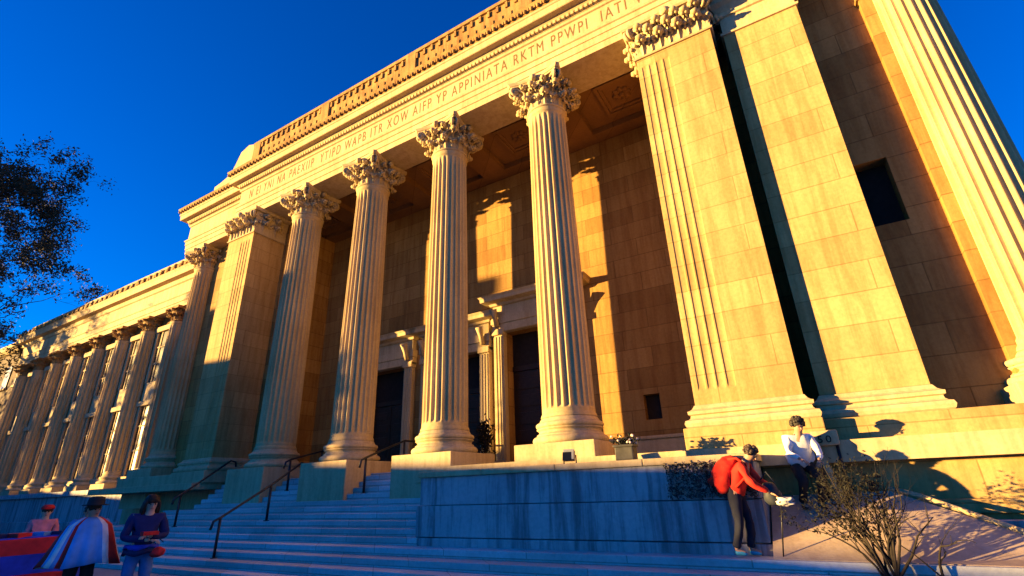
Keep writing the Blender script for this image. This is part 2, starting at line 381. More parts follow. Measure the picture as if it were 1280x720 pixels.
def pierA(x0,x1,side):
    yf,yb=10.7,12.2; ps=MB(); z0=2.66
    # shaft with soft flutes on the half towards the columns; plain ashlar beside them
    nf=4; fl0,fl1=(x0+.10,x0+.86) if side=='L' else (x1-.86,x1-.10); wf=(fl1-fl0)/nf
    zb,zt,ze0,ze1=z0+.46,SH1-.02,z0+.74,SH1-.28
    px=[(x0,0.0)]
    for k in range(nf):
        for i in range(11):
            q=i/10; px.append((fl0+wf*(k+.07+.86*q),.024*math.sqrt(max(0,1-(2*q-1)**2))))
    px.append((x1,0.0)); n=len(px)
    rows=[(zb,0),(ze0,0),(ze0+.05,.8),(ze0+.1,1),(ze1-.1,1),(ze1-.05,.8),(ze1,0),(zt,0)]
    vs=[(x,yf+d*e,z) for z,e in rows for x,d in px]; fs=[(i*n+k,i*n+k+1,(i+1)*n+k+1,(i+1)*n+k) for i in range(len(rows)-1) for k in range(n-1)]
    m=len(vs); vs+=[(x0,yb,zb),(x1,yb,zb),(x1,yb,zt),(x0,yb,zt)]; L=(len(rows)-1)*n
    left=[i*n for i in range(len(rows))]; right=[i*n+n-1 for i in range(len(rows))]
    fs+=[tuple(left+[m+3,m]),tuple([m+1,m+2]+right[::-1]),(m,m+3,m+2,m+1)]
    ps.add(vs,fs)
    sh=ps.build('pier',M_pier,B)
    b=MB(); pier_base(b,x0,x1,yf,yb,z0); b.build('base',M_trim,sh)
    flat_capital(x0,x1,yf,yb,SH1-.02,13.595).build('capital',M_trim,sh)
    return sh
pA=pierA(-2.0,-.06,'L'); pA['label']='fluted corner pier right of the columns'
b=MB(); b.box(-21.25,-19.0,10.45,12,2.252,2.66,bev=.02); b.box(-26.2,-21.26,10.8,12.4,2.253,2.645,bev=.02); b.build('pier_plinth',M_trim,B)
pB_=pierA(-21.0,-19.15,'R')
def pierP(x0,x1,yf):
    b=MB(); b.box(x0,x1,yf,12.4,3.1,12.35); sh=b.build('plain_pier',M_pier,B)
    b=MB(); pier_base(b,x0,x1,yf,12.4,2.645); b.build('base',M_trim,sh)
    b=MB(); b.molding(x0,x1,yf,12.4,[(0,12.352),(.05,12.36),(.06,12.42),(.0,12.45),(0,12.95),(.05,12.97),(.07,13.05),(.05,13.1),(.12,13.25),(.2,13.35),(.2,13.596),(0,13.597)]); b.build('capital',M_trim,sh)
pierP(.2,1.87,11.05)
# recess between the piers, side walls, bay walls
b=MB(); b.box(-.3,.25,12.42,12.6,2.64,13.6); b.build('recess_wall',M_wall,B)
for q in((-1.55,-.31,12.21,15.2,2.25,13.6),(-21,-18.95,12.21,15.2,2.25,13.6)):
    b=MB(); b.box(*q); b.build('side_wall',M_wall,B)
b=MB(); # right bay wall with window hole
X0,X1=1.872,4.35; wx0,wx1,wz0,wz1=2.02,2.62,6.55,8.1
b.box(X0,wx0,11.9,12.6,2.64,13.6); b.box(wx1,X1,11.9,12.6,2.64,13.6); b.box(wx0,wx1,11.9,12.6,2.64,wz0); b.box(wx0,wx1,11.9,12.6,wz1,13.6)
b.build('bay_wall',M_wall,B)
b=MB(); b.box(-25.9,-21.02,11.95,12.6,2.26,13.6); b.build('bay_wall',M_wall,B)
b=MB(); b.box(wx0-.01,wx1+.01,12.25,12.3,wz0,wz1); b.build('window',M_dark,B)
# engaged pilaster behind the right-hand column
b=MB(); b.box(3.18,4.4,11.72,11.92,3.05,12.4); pp=b.build('pilaster',M_wall,B)
flat_capital(3.18,4.4,11.74,11.92,12.35,13.59).build('capital',M_orn,pp)
b=MB(); b.box(3.1,4.45,11.6,11.93,2.64,3.048,bev=.03); b.build('base',M_trim,pp)
# ---- back wall with doors
YW=14.8
doors=[(-8.9,-6.3,6.95,8.3),(-12.3,-9.95,6.4,7.75),(-15.85,-13.6,6.4,7.75)]
b=MB(); xs=[-18.95]
for d in sorted(doors): xs+=[d[0],d[1]]
xs+=[-4.2,-3.72,-2.3]
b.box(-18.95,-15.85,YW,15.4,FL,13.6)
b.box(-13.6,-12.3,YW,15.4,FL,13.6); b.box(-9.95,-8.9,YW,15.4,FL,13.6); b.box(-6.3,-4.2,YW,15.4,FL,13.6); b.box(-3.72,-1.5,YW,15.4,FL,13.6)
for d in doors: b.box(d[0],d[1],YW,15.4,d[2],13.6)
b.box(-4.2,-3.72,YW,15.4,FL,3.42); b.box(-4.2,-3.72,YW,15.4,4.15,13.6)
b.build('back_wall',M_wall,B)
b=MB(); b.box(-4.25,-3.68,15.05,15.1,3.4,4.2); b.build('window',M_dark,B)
b=MB(); b.box(-5.9,-1.9,14.55,14.81,2.26,2.85,bev=.03); b.box(-6.0,-1.85,14.5,14.82,2.853,2.95,bev=.03); b.build('wall_bench',M_trim,B)
for d in doors:
    x0,x1,zt,zc=d
    fr=MB()
    for s,x in((-1,x0),(1,x1)):
        xa,xb=(x-.42,x) if s<0 else (x,x+.42)
        fr.box(xa,xb,YW-.22,YW,FL,zt+.0,bev=.015)
        for q in(.08,.2,.32): fr.box(xa+q,xa+q+.04,YW-.245,YW-.2,FL+.3,zt-.15)
        fr.box(xa-.03,xb+.03,YW-.3,YW,FL,FL+.3,bev=.02); fr.box(xa-.03,xb+.03,YW-.3,YW,zt-.1,zt+.12,bev=.02)
        # scroll bracket
        cx_=(xa+xb)/2
        fr.tube([(cx_,YW-.3,zt+.2),(cx_,YW-.42,zt+.5),(cx_,YW-.55,zt+.8)],[.1,.09,.14],8)
    fr.molding(x0-.42,x1+.42,YW-.22,YW,[(0,zt),(.03,zt+.02),(.03,zt+.3),(.07,zt+.32),(.07,zt+.6),(0,zt+.62),(0,zc-.35),(.08,zc-.33),(.12,zc-.25),(.35,zc-.2),(.36,zc-.08),(.42,zc),(0,zc+.02)])
    f=fr.build('door_surround',M_trim,B)
    b=MB(); w_=(x1-x0)/2; xm=(x0+x1)/2
    for s in(0,1):
        xa=x0+w_*s; b.box(xa+.02,xa+w_-.02,YW+.38,YW+.44,FL,zt-1.4)
        for r in range(5):
            z=FL+.25+r*((zt-1.7-FL)/5); b.box(xa+.16,xa+w_-.16,YW+.35,YW+.385,z,z+(zt-1.7-FL)/5-.18,bev=.02)
    b.box(x0+.01,x1-.01,YW+.34,YW+.44,zt-1.38,zt-1.2); b.build('door',M_bronze,B)
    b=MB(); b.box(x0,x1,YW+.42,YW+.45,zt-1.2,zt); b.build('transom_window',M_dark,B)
# ---- soffit / ceiling with coffers
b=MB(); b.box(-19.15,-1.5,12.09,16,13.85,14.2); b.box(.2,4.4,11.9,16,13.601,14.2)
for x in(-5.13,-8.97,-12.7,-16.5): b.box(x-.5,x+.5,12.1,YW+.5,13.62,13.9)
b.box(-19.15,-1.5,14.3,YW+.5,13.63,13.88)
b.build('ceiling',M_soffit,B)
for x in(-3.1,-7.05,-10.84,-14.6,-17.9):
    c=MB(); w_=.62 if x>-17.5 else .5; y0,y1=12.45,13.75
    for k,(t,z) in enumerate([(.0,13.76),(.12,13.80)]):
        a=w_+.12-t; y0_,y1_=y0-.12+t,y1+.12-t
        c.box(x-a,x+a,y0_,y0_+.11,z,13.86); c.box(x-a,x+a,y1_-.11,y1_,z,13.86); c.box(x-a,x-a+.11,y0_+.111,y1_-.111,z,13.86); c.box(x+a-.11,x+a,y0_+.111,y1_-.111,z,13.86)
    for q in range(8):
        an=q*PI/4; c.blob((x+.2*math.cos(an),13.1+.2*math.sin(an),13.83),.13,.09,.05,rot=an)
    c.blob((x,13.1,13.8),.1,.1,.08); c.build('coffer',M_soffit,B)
# ---- entablature
def entab(x0,x1,yf,yb,name,z=13.6):
    b=MB(); P=[(0,0),(0,.24),(.03,.25),(.03,.50),(.06,.51),(.06,.70),(.1,.72),(.12,.78),(0,.80),(0,1.60),(.05,1.62),(.07,1.70),(.1,1.72),(.10,1.86),(.14,1.88),(.2,1.96)]
    b.molding(x0,x1,yf,yb,[(o,z+h) for o,h in P]+[(0,z+1.962)]); e=b.build('entablature',M_trim,B)
    b=MB(); b.molding(x0,x1,yf,yb,[(0,z+1.965),(.40,z+1.965),(.42,z+1.98),(.43,z+2.22),(.46,z+2.24),(.48,z+2.30),(0,z+2.31)]); b.build('cornice',M_trim,e)
    b=MB(); L=int((x1-x0)/.155)
    for i in range(L): xx=x0+(i+.2)*(x1-x0)/L; b.box(xx,xx+.09,yf-.185,yf-.1,z+1.73,z+1.86)
    b.build('dentils',M_trim,e)
    b=MB(); b.molding(x0,x1,yf,yb,[(0,z+2.312),(.45,z+2.312),(.47,z+2.40),(.54,z+2.56),(.56,z+2.62),(.5,z+2.62),(0,z+2.65)])
    xx=x0-.45
    while xx<x1+.45:
        b.blob((xx,yf-.52,z+2.44),.055,.05,.085); b.obox((xx+.12,yf-.50,z+2.47),.05,.06,.13); xx+=.24
    b.build('gutter_moulding',M_orn,e)
    return e
e1=entab(-21.0,0,10.8,12.1,'main')
for x0,x1 in((-26.3,-21.02),(.02,5.2)):
    b=MB()
    e=entab(x0,x1,11.3,16,'bay')
# parapet with carved cresting
b=MB(); b.box(-20.3,-.4,10.66,16,16.2,17.50); b.box(-20.36,-.35,10.58,16,17.50,17.66,bev=.02); b.box(-20.45,-.3,10.5,16,16.2,16.55)
x=-20.1
while x<-.6:
    b.box(x,x+.09,10.60,10.67,17.22,17.48); b.obox((x+.2,10.655,16.8),.05,.06,.34); x+=.37
for x in(-20.3,-15.5,-10.6,-5.5,-.9): b.box(x,x+.5,10.585,10.67,16.56,17.499)
b.build('parapet',M_orn,B)
# scroll bracket on the bay cornice
pts=[(-23.6,12.0,16.3),(-23.3,12.0,16.35),(-22.75,12,16.7),(-22.5,12,17.2),(-22.2,12,17.45),(-21.8,12,17.3),(-21.9,12,17.05)]
b=MB(); b.prism_x(0,1,[(0,0),(1,0),(1,1)])
b=MB(); poly=[(-24.0,16.2),(-20.9,16.2),(-20.9,18.1),(-21.5,18.3),(-22.1,18.1),(-22.4,17.5),(-22.7,17.0),(-23.4,16.8),(-24.0,16.7)]
n=len(poly); vs=[(x,10.95,z) for x,z in poly]+[(x,12.2,z) for x,z in poly]
b.add(vs,[tuple(range(n)),tuple(range(2*n-1,n-1,-1))]+[(i,n+i,n+(i+1)%n,(i+1)%n) for i in range(n)]); b.build('scroll_buttress',M_trim,B)
b=MB(); b.box(-26,5,12,30,16.1,16.25); b.box(-26.2,5,15.5,30,0,16.1); b.build('body',M_wall,B)
# carved inscription (weathered letters)
def text_part(txt,x,y,z,size,parent,mat,name='inscription',width=None,rot=(PI/2,0,0),ext=.01):
    cu=bpy.data.curves.new('txt','FONT'); cu.body=txt; cu.size=size; cu.extrude=ext; cu.space_character=1.35
    o=bpy.data.objects.new('txt',cu); C.objects.link(o); dg=bpy.context.evaluated_depsgraph_get(); dg.update()
    me=bpy.data.meshes.new_from_object(o.evaluated_get(dg)); bpy.data.objects.remove(o)
    xs=[v.co.x for v in me.vertices]; k=(width/(max(xs)-min(xs))) if width else 1
    M=Matrix.Translation((x,y,z))@Matrix.Rotation(rot[2],4,'Z')@Matrix.Rotation(rot[0],4,'X')@Matrix.Diagonal((k,1,1,1))
    org=wloc(parent); me.transform(Matrix.Translation(-org)@M); me.materials.clear(); me.materials.append(mat); me.name=name
    o=bpy.data.objects.new(name,me); C.objects.link(o); o.parent=parent; o.location=(0,0,0); return o
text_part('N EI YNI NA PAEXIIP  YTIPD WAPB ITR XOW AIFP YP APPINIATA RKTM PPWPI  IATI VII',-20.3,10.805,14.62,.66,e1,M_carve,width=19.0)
# ------------------------------------------------------------------ LEFT WING
W=thing('colonnaded_wing','long lower stone wing with a row of engaged columns, far left','building',(-38,13,0))
wx0_,wx1_=-50,-26.35; yf=12.3
b=MB(); b.box(wx0_,wx1_,yf-.25,30,0,2.1,bev=.02); b.box(wx0_-.1,wx1_,yf-.4,13,2.1,2.35,bev=.03); b.box(wx0_-.1,wx1_,yf-.5,13,0,.9,bev=.03); b.build('podium',M_gran,W)
b=MB(); b.box(wx0_,wx1_,yf+.5,30,2.2,14.0); b.build('wall',M_wall,W)
b=MB(); z=11.3; b.molding(wx0_,wx1_,yf,30,[(0,z),(0,z+.3),(.04,z+.32),(.04,z+.62),(.1,z+.68),(0,z+.72),(0,z+1.45),(.08,z+1.5),(.12,z+1.72),(.4,z+1.75),(.42,z+2.0),(.5,z+2.15),(0,z+2.2)]); e=b.build('entablature',M_trim,W)
b=MB(); x=wx0_
while x<wx1_:
    b.blob((x,yf-.42,z+2.32),.16,.13,.16,nz=.6); b.obox((x+.33,yf-.4,z+2.28),.2,.16,.2); x+=.66
b.build('cresting',M_orn,e)
b=MB(); b.box(wx0_+.3,wx1_,yf+.1,30,z+2.2,z+2.9); b.box(wx0_+.25,wx1_,yf,30,z+2.9,z+3.05,bev=.02); b.build('parapet',M_trim,W)
def wing_col(x):
    s=flute_shaft(x,yf+.35,3.0,10.5,.52,.45,nf=16,rows=8).build('column',M_shaft,W,origin=(x,yf,2.35))
    b=MB(); b.lathe((x,yf+.35,10.5),[(.45,0),(.5,.03),(.42,.08),(.46,.4),(.6,.62)],20)
    for k in range(8):
        a=k*PI/4; leaf(b,(x+.42*math.cos(a),yf+.35+.42*math.sin(a),10.55),a,.4,.36,.2,0); leaf(b,(x+.44*math.cos(a+.4),yf+.35+.44*math.sin(a+.4),10.75),a+.4,.45,.34,.24,0)
    b.box(x-.66,x+.66,yf-.25,yf+.5,11.15,11.295,bev=.02); b.build('capital',M_orn,s,origin=(x,yf,2.35))
    b=MB(); base_mb(x,yf+.35,2.6,.52,.4); b=base_mb(x,yf+.35,2.6,.52,.4); b.box(x-.75,x+.75,yf-.35,yf+.6,2.352,2.6,bev=.02); b.build('base',M_trim,s,origin=(x,yf,2.35))
    return s
c0=wing_col(-28.0)
for i in range(1,8):
    copy_tree(c0,W,Vector((-28.0-3.0*i,yf,2.35))-Vector(W.location))
def bay(x):
    fr=MB(); fr.box(x-.85,x+.85,yf+.36,yf+.52,6.6,7.6,bev=.03); 
    for s in(-1,1):
        fr.box(x+s*.78-.1,x+s*.78+.1,yf+.34,yf+.52,2.9,6.6); fr.box(x+s*.78-.1,x+s*.78+.1,yf+.34,yf+.52,7.6,10.4)
    fr.box(x-1.0,x+1.0,yf+.25,yf+.52,6.35,6.6,bev=.03); fr.box(x-.95,x+.95,yf+.28,yf+.52,10.4,10.7,bev=.03); fr.box(x-1,x+1,yf+.2,yf+.52,2.6,2.9,bev=.03)
    for q in(-.33,.33): fr.box(x+q-.04,x+q+.04,yf+.4,yf+.52,2.9,10.4)
    for zz in(4.1,5.3,8.6,9.5): fr.box(x-.68,x+.68,yf+.41,yf+.515,zz,zz+.07)
    wn=fr.build('window',M_trim,W,origin=(x,yf,2.35))
    b=MB(); b.box(x-.68,x+.68,yf+.44,yf+.505,2.9,10.4); b.build('pane',M_glass,wn,origin=(x,yf,2.35)); return wn
w0=bay(-29.5)
for i in range(1,7): copy_tree(w0,W,Vector((-29.5-3*i,yf,2.35))-Vector(W.location))
# neighbouring dark building beyond
D=thing('dark_brick_building','shaded brown brick building beyond the end of the wing','building',(-66,18,0))
b=MB(); b.box(-84,-52,14.5,36,0,14.6); b.build('wall',M_brick,D)
b=MB(); b.molding(-84,-52,14.5,36,[(0,14.6),(.2,14.65),(.5,14.9),(.55,15.3),(0,15.35)]); b.build('cornice',M_trim,D)
wb=None
for r in range(4):
    for k in range(10):
        x=-54.5-3*k; z=1.4+3.3*r
        if wb is None:
            b=MB(); b.box(x-.6,x+.6,14.42,14.52,z,z+2); wb=b.build('window',M_glass,D,origin=(x,14.5,z)); b=MB(); b.box(x-.75,x+.75,14.3,14.5,z-.15,z-.005); b.build('sill',M_trim,wb,origin=(x,14.5,z))
        else: copy_tree(wb,D,Vector((x,14.5,z))-Vector(D.location))
# ------------------------------------------------------------------ right side: ramp slab, side steps
b=MB()
top=[(-.94,8.90,.605),(-.94,10.42,1.40),(.80,10.42,1.44),(1.85,9.85,.98),(2.5,9.35,.66),(2.5,8.90,.602),(.5,8.90,.603)]
vs=top+[(x,y,.5) for x,y,z in top]; n=7
b.add(vs,[(0,6,2,1),(6,3,2),(6,5,4,3),tuple(range(2*n-1,n-1,-1))]+[(i,(i+1)%n,n+(i+1)%n,n+i) for i in range(n)])
tag(b.build('ramp',M_pink),kind='structure')
b=MB(); b.tube([(.80,10.44,1.48),(1.15,10.28,1.36),(1.85,9.87,1.02),(2.52,9.38,.70),(2.7,9.2,.66)],.04,6)
tag(b.build('ramp_kerb',M_trim),'thin pale stone kerb curving down the edge of the pink ramp','kerb')
b=MB()
for i in range(5): b.box(1.0+.3*i,6,10.16-.22*i,10.48-.22*i,.4,1.02-.12*i,bev=.01)
tag(b.build('side_steps',M_gran),'dark shaded steps descending below the sunlit wall on the right','steps')
# ------------------------------------------------------------------ handrails
def rail(X,posts,y_end,label):
    t=thing('handrail',label,'handrail',(X,posts[0],0),'metal handrails on the stairs')
    zs=lambda y: stair_z(y) if y<12.2 else 2.25
    pts=[]
    for y in posts:
        b=MB(); z=zs(y); b.tube([(X,y,z),(X,y,z+.93)],.035,10); b.tube([(X,y,z),(X,y,z+.02)],.08,12); b.build('post',M_metal,t); pts.append((X,y,z+.95))
    pts.append((X,y_end,zs(y_end)+.95))
    p0=Vector(pts[0]); pre=[p0+Vector((0,-.22,-.28)),p0+Vector((0,-.17,-.08))]
    b=MB(); b.tube(pre+[Vector(p) for p in pts]+[Vector(pts[-1])+Vector((0,.18,-.04)),Vector(pts[-1])+Vector((0,.22,-.2))],.032,10); b.build('rail',M_metal,t); return t
rail(-14.0,[8.35,9.7],10.65,'nearest dark metal handrail low on the stairs before the second column')
rail(-14.9,[10.9,12.1],13.6,'dark metal handrail between the second and third columns, high on the stairs')
rail(-11.2,[10.64,12.2],13.9,'dark metal handrail between the third and fourth columns')
rail(-18.4,[9.5],11.0,'farthest dark metal handrail, beside the left corner pier')
# ------------------------------------------------------------------ small things on the terrace
t=thing('flower_planter','dark planter box with pale flowers on the terrace ledge','planter',(-2.9,8.62,2.055))
b=MB(); b.box(-3.02,-2.70,8.55,8.8,2.056,2.28,bev=.02); b.box(-3.04,-2.68,8.53,8.82,2.27,2.31,bev=.01); b.build('box',M_ivy,t)
def leaves(b,pts,n,s,mi=0,spread=.05,jit=1.0):
    for i in range(n):
        c=Vector(random.choice(pts))+Vector([random.gauss(0,spread) for _ in range(3)])
        a=Vector([random.gauss(0,1) for _ in range(3)]).normalized(); e=a.cross(Vector([random.gauss(0,1) for _ in range(3)])).normalized(); ss=s*random.uniform(.6,1.3)
        nrm=a.cross(e)*ss*.2
        b.add([c-a*ss,c+e*ss*.45+nrm,c+a*ss,c-e*ss*.45+nrm],[(0,1,2,3)],mi)
b=MB(); leaves(b,[(-3.0+.035*i,8.67,2.36) for i in range(9)],150,.04,0,.045); b.build('foliage',M_leaf,t,fix=False)
b=MB()
for i in range(26): b.blob((random.uniform(-3.06,-2.66),random.uniform(8.53,8.82),random.uniform(2.32,2.47)),.022,.022,.018)
b.build('flowers',plain('pale_petals',(.75,.62,.5),.6),t); t.location=(-3.2,9.43,2.09); t.scale=(1.1,1.1,1.1)
t=thing('floodlight','small grey floodlight in front of the nearest column plinth','floodlight',(-3.93,8.6,2.055))
b=MB(); b.obox((-3.93,8.60,2.20),.19,.12,.18,.2,rx=-.3); b.build('housing',plain('grey_housing',(.25,.25,.24),.5),t)
b=MB(); b.obox((-3.945,8.535,2.18),.16,.02,.15,.2,rx=-.3); b.build('lens',M_glass,t)
b=MB(); b.tube([(-4.05,8.62,2.055),(-4.05,8.62,2.2)],.012,6); b.tube([(-3.81,8.62,2.055),(-3.81,8.62,2.2)],.012,6); b.build('bracket',M_metal,t); t.location=(-4.3,9.42,2.09); t.scale=(1.1,1.1,1.1)
t=thing('potted_shrub','dark narrow potted shrub standing by the lit door jamb','potted plant',(-9.3,13.9,FL))
b=MB(); b.lathe((-9.3,13.9,FL),[(.16,0),(.22,.05),(.25,.4),(.28,.42),(.28,.47)],20); b.build('pot',M_ivy,t)
b=MB(); b.tube([(-9.3,13.9,FL+.3),(-9.3,13.9,FL+1.3)],.03); b.build('stem',M_bark,t)
b=MB(); leaves(b,[(-9.3,13.9,FL+.6+.06*i) for i in range(14)],520,.07,0,.13); b.build('foliage',M_leaf,t,fix=False)
# ivy on the terrace wall
b=MB()
for i in range(3600):
    x=random.uniform(-2.42,-1.04); z=random.uniform(1.42,2.0)
    if random.random()<.35*(2.1-z): continue
    leaves(b,[(x,9.30-abs(random.gauss(0,.03)),z)],1,.026,0 if random.random()<.6 else 1,.008)
tag(b.build('ivy_patch',[M_ivy,M_ivy2],fix=False),'dark and pale speckled ivy growing on the terrace wall behind the red backpack','ivy',kind='stuff')
# leaning dry vine on rail
t=thing('dry_vine','dry yellow vine tangled round the handrail above the upper steps','vine',(-11.2,11.8,2))
b=MB(); stems=[]
for k in range(7):
    p=Vector((-11.2+random.uniform(-.3,.3),11.2,1.6)); pts=[p]
    for i in range(9): p=p+Vector((random.gauss(0,.09),.2,.085+random.gauss(0,.04))); pts.append(p.copy())
    b.tube(pts,.012,5); stems+=pts
b.build('stem',M_bark,t); b=MB(); leaves(b,stems,520,.05,0,.10); b.build('foliage',plain('dry_yellow_leaf',(.45,.32,.12),.7),t,fix=False)
# ------------------------------------------------------------------ shrubs and trees
def grow(b,p,d,length,rad,depth,tips,segs=4,kids=3,spread=.6,curl=.18,up=.05,shrink=.68,n=6):
    pts=[p.copy()]; rr=[rad]; dd=d.normalized()
    for i in range(segs):
        dd=(dd+Vector([random.gauss(0,curl) for _ in range(3)])+Vector((0,0,up))).normalized(); p=p+dd*length/segs; pts.append(p.copy()); rr.append(rad*(1-.45*(i+1)/segs))
    b.tube(pts,rr,n if rad>.02 else 4,caps=False)
    if depth==0: tips+=pts[1:]; return
    if depth==1: tips+=pts[2:]
    for k in range(kids):
        j=random.randint(1,segs); ax=Vector([random.gauss(0,1) for _ in range(3)]).normalized()
        nd=(dd+ax*spread).normalized(); grow(b,pts[j] if k else pts[-1],nd,length*shrink*random.uniform(.8,1.15),rr[j]*.62,depth-1,tips,segs,kids,spread,curl,up,shrink,n)
# near right shrub
t=thing('bare_shrub','tangled dark shrub with bare branches in front of the pink ramp','shrub',(.3,8.7,.42))
b=MB(); tips=[]
random.seed(3)
for k in range(15):
    grow(b,Vector((.42+random.uniform(-.1,.12),8.65,.42)),Vector((random.uniform(-.42,-.05),.12*random.random(),1)),.66,.016,3,tips,4,3,.36,.16,.05,.66)
for tx,ty,tz in((.8,8.8,1.65),(.6,8.8,1.85),(-.02,8.8,1.8),(1.05,8.8,1.15),(.47,8.8,1.6)):
    p=Vector((.46,8.6,.42)); q=Vector((tx,ty,tz)); b.tube([p,p.lerp(q,.33)+Vector((.04,0,.05)),p.lerp(q,.66)+Vector((-.03,0,.03)),q],[.02,.016,.011,.005],6)
    for s in(.5,.7,.85): grow(b,p.lerp(q,s),Vector((random.gauss(0,.5),.1,1)),.25,.006,1,[],3,2)
b.build('stem',M_bark,t)
b=MB(); tp=[q for q in tips if q.x<.62 and q.z>.3]; leaves(b,tp,1900,.026,0,.035); b.build('foliage',M_leaf,t,fix=False)
t=thing('bare_sapling','small leafless sapling with a few crooked twigs by the ramp','sapling',(.95,8.75,.42))
b=MB(); grow(b,Vector((.95,8.75,.42)),Vector((-.1,0,1)),.42,.018,2,[],4,3,.7,.2); grow(b,Vector((.95,8.75,.46)),Vector((-.9,0,1.1)),.55,.012,0,[]); b.build('stem',M_bark,t)
def tree(name,label,base,h,seed,trunk_r=.3,depth=4,nleaf=6000,ls=.12,lean=(0,0,1),group=None,kids=3,sp=.75,mat=None,l0=.32,spread=.25):
    random.seed(seed); t=thing(name,label,'tree',base,group); base=Vector(base)
    b=MB(); top=base+Vector(lean)*h*.38
    b.tube([base,base.lerp(top,.3)+Vector((.1,.05,0)),base.lerp(top,.7),top],[trunk_r*1.3,trunk_r,trunk_r*.9,trunk_r*.8],10); b.build('trunk',M_bark,t)
    b=MB(); tips=[]
    for k in range(10 if lean[2]>1 else 6):
        a=k*1.05+random.random(); grow(b,base.lerp(top,random.uniform(.55 if lean[2]>1 else .7,1)),Vector((math.cos(a),math.sin(a),random.uniform(.6,1.3))),h*l0,trunk_r*.45,depth,tips,4,kids,sp,.13,.03,.66,5)
    br=b.build('branches',M_bark,t,fix=False)
    b=MB(); leaves(b,tips,nleaf,ls,0,spread); b.build('foliage',mat or M_leaf2,t,fix=False); return t
tree('tall_tree','tall dark fine leaved tree reaching in from the left edge against the sky',(-57.5,4.5,0),37,12,.5,6,90000,.13,group=None,kids=3,sp=.8,mat=plain('brown_leaf',(.06,.05,.025),.8),l0=.17,spread=.22,lean=(0,0,1.35))
# ------------------------------------------------------------------ added sun blockers out of view, shaped for their shadow edges, and plaza trees
E_=Vector((math.cos(SUN_AZ),-math.sin(SUN_AZ),0)); S_=Vector((-math.sin(SUN_AZ),-math.cos(SUN_AZ),0)); L0=45
def across(name,label,u0,u1,H,mat,depth=9,off=0):  # unseen building-shaped blocker; its height sets where the shadow edge falls
    L0=45+off; c=E_*((u0+u1)/2)+S_*(L0+depth/2); t=thing(name,label,'building',(c.x,c.y,0))
    rz=math.atan2(E_.y,E_.x)
    b=MB(); b.obox((c.x,c.y,H/2),abs(u1-u0),depth,H,rz); b.build('wall',mat,t)
    b=MB(); b.obox((c.x,c.y,H+.1),abs(u1-u0)+.3,depth+.3,.2,rz); b.build('roof',M_roof,t)
    n=max(1,int(abs(u1-u0)/2.6))
    for i in range(n):
        for r in range(int(H//3.4)):
            q=E_*(min(u0,u1)+ (i+.5)*abs(u1-u0)/n)+S_*(L0-.0); b=MB(); b.obox((q.x,q.y,1.9+3.3*r),1.1,.12,1.8,rz); b.build('window',M_glass,t)
    return t
across('shade_block_tall','tall unseen block added to shade the left pier',-24.6,-20.6,12.2,M_brick,9,1)  # added block, keeps sun off most of the left corner pier
across('shade_block_mid','middle unseen block added to shade the lower back wall',-20.9,-18.8,9.0,M_brick)  # added lower block, lets sun reach only the upper back wall
across('shade_block_narrow','narrow unseen block added to shade the second column',-18.95,-17.5,12.3,M_brick,9,1)  # added narrow block, shadow band for the second column
across('shade_block_low','low unseen block added to shade the terrace wall',-17.6,-8.4,5.1,M_brick)  # added low block, shadow stops near the terrace coping
across('shade_block_long','long low unseen block added to shade the front steps',-8.5,22,3.95,M_brick,9,1)  # added long block, shades the front steps below the ramp
for i,(u,L,h,sd) in enumerate([(-19.6,40,6.5,21),(-28.5,50,13,22),(-34,60,15,24),(-41,66,15,25)]):
    p=E_*u+S_*L; tree('plaza_tree',['thin plaza tree in front of the tall shade block','leafy plaza tree next to the tall shade block','plaza tree third from the tall shade block','plaza tree farthest from the tall shade block'][i],(p.x,p.y,0),h,sd,.28,3,[1200,1300,1000,1000][i],.28,group='trees across the plaza',spread=.55)
t=thing('shade_cypress','narrow unseen cypress standing before the annex across the plaza','tree',tuple(E_*-16.4+S_*34))  # made-up tree, its narrow crown shades the lower third column
c=E_*-16.4+S_*34
b=MB(); b.tube([c,c+Vector((0,0,7.6))],[.12,.03]); b.build('trunk',M_bark,t)
b=MB(); leaves(b,[c+Vector((0,0,1+6.8*i/30)) for i in range(31)],2600,.2,0,.26); b.build('foliage',M_leaf,t,fix=False)
t=thing('shade_wall','long low unseen wall added to shade the left steps','wall',tuple(E_*-38+S_*47))  # unseen wall added to keep sun off the lower left steps
b=MB(); c=E_*-38+S_*47; b.obox((c.x,c.y,1.9),27,.5,3.8,math.atan2(E_.y,E_.x)); b.build('wall',M_brick,t)
b=MB(); b.obox((c.x,c.y,3.86),27.1,.7,.12,math.atan2(E_.y,E_.x)); b.build('coping',M_trim,t)
#PEOPLE
# ------------------------------------------------------------------ people
def skin(nodes,edges,sub=2,root=0):
    """nodes: (pos,(rx,ry)); grows one smooth surface over the joints"""
    me=bpy.data.meshes.new('sk'); me.from_pydata([Vector(n[0]) for n in nodes],edges,[]); o=bpy.data.objects.new('sk',me); C.objects.link(o)
    md=o.modifiers.new('Skin','SKIN'); 
    for i,n in enumerate(nodes):
        r=n[1]; me.skin_vertices[0].data[i].radius=(r,r) if not hasattr(r,'__len__') else r; me.skin_vertices[0].data[i].use_root=(i==root)
    ss=o.modifiers.new('S','SUBSURF'); ss.levels=sub; ss.render_levels=sub
    dg=bpy.context.evaluated_depsgraph_get(); dg.update(); ev=o.evaluated_get(dg); m2=bpy.data.meshes.new_from_object(ev)
    vs=[v.co.copy() for v in m2.vertices]; fs=[tuple(p.vertices) for p in m2.polygons]
    bpy.data.objects.remove(o); bpy.data.meshes.remove(me); bpy.data.meshes.remove(m2); return vs,fs
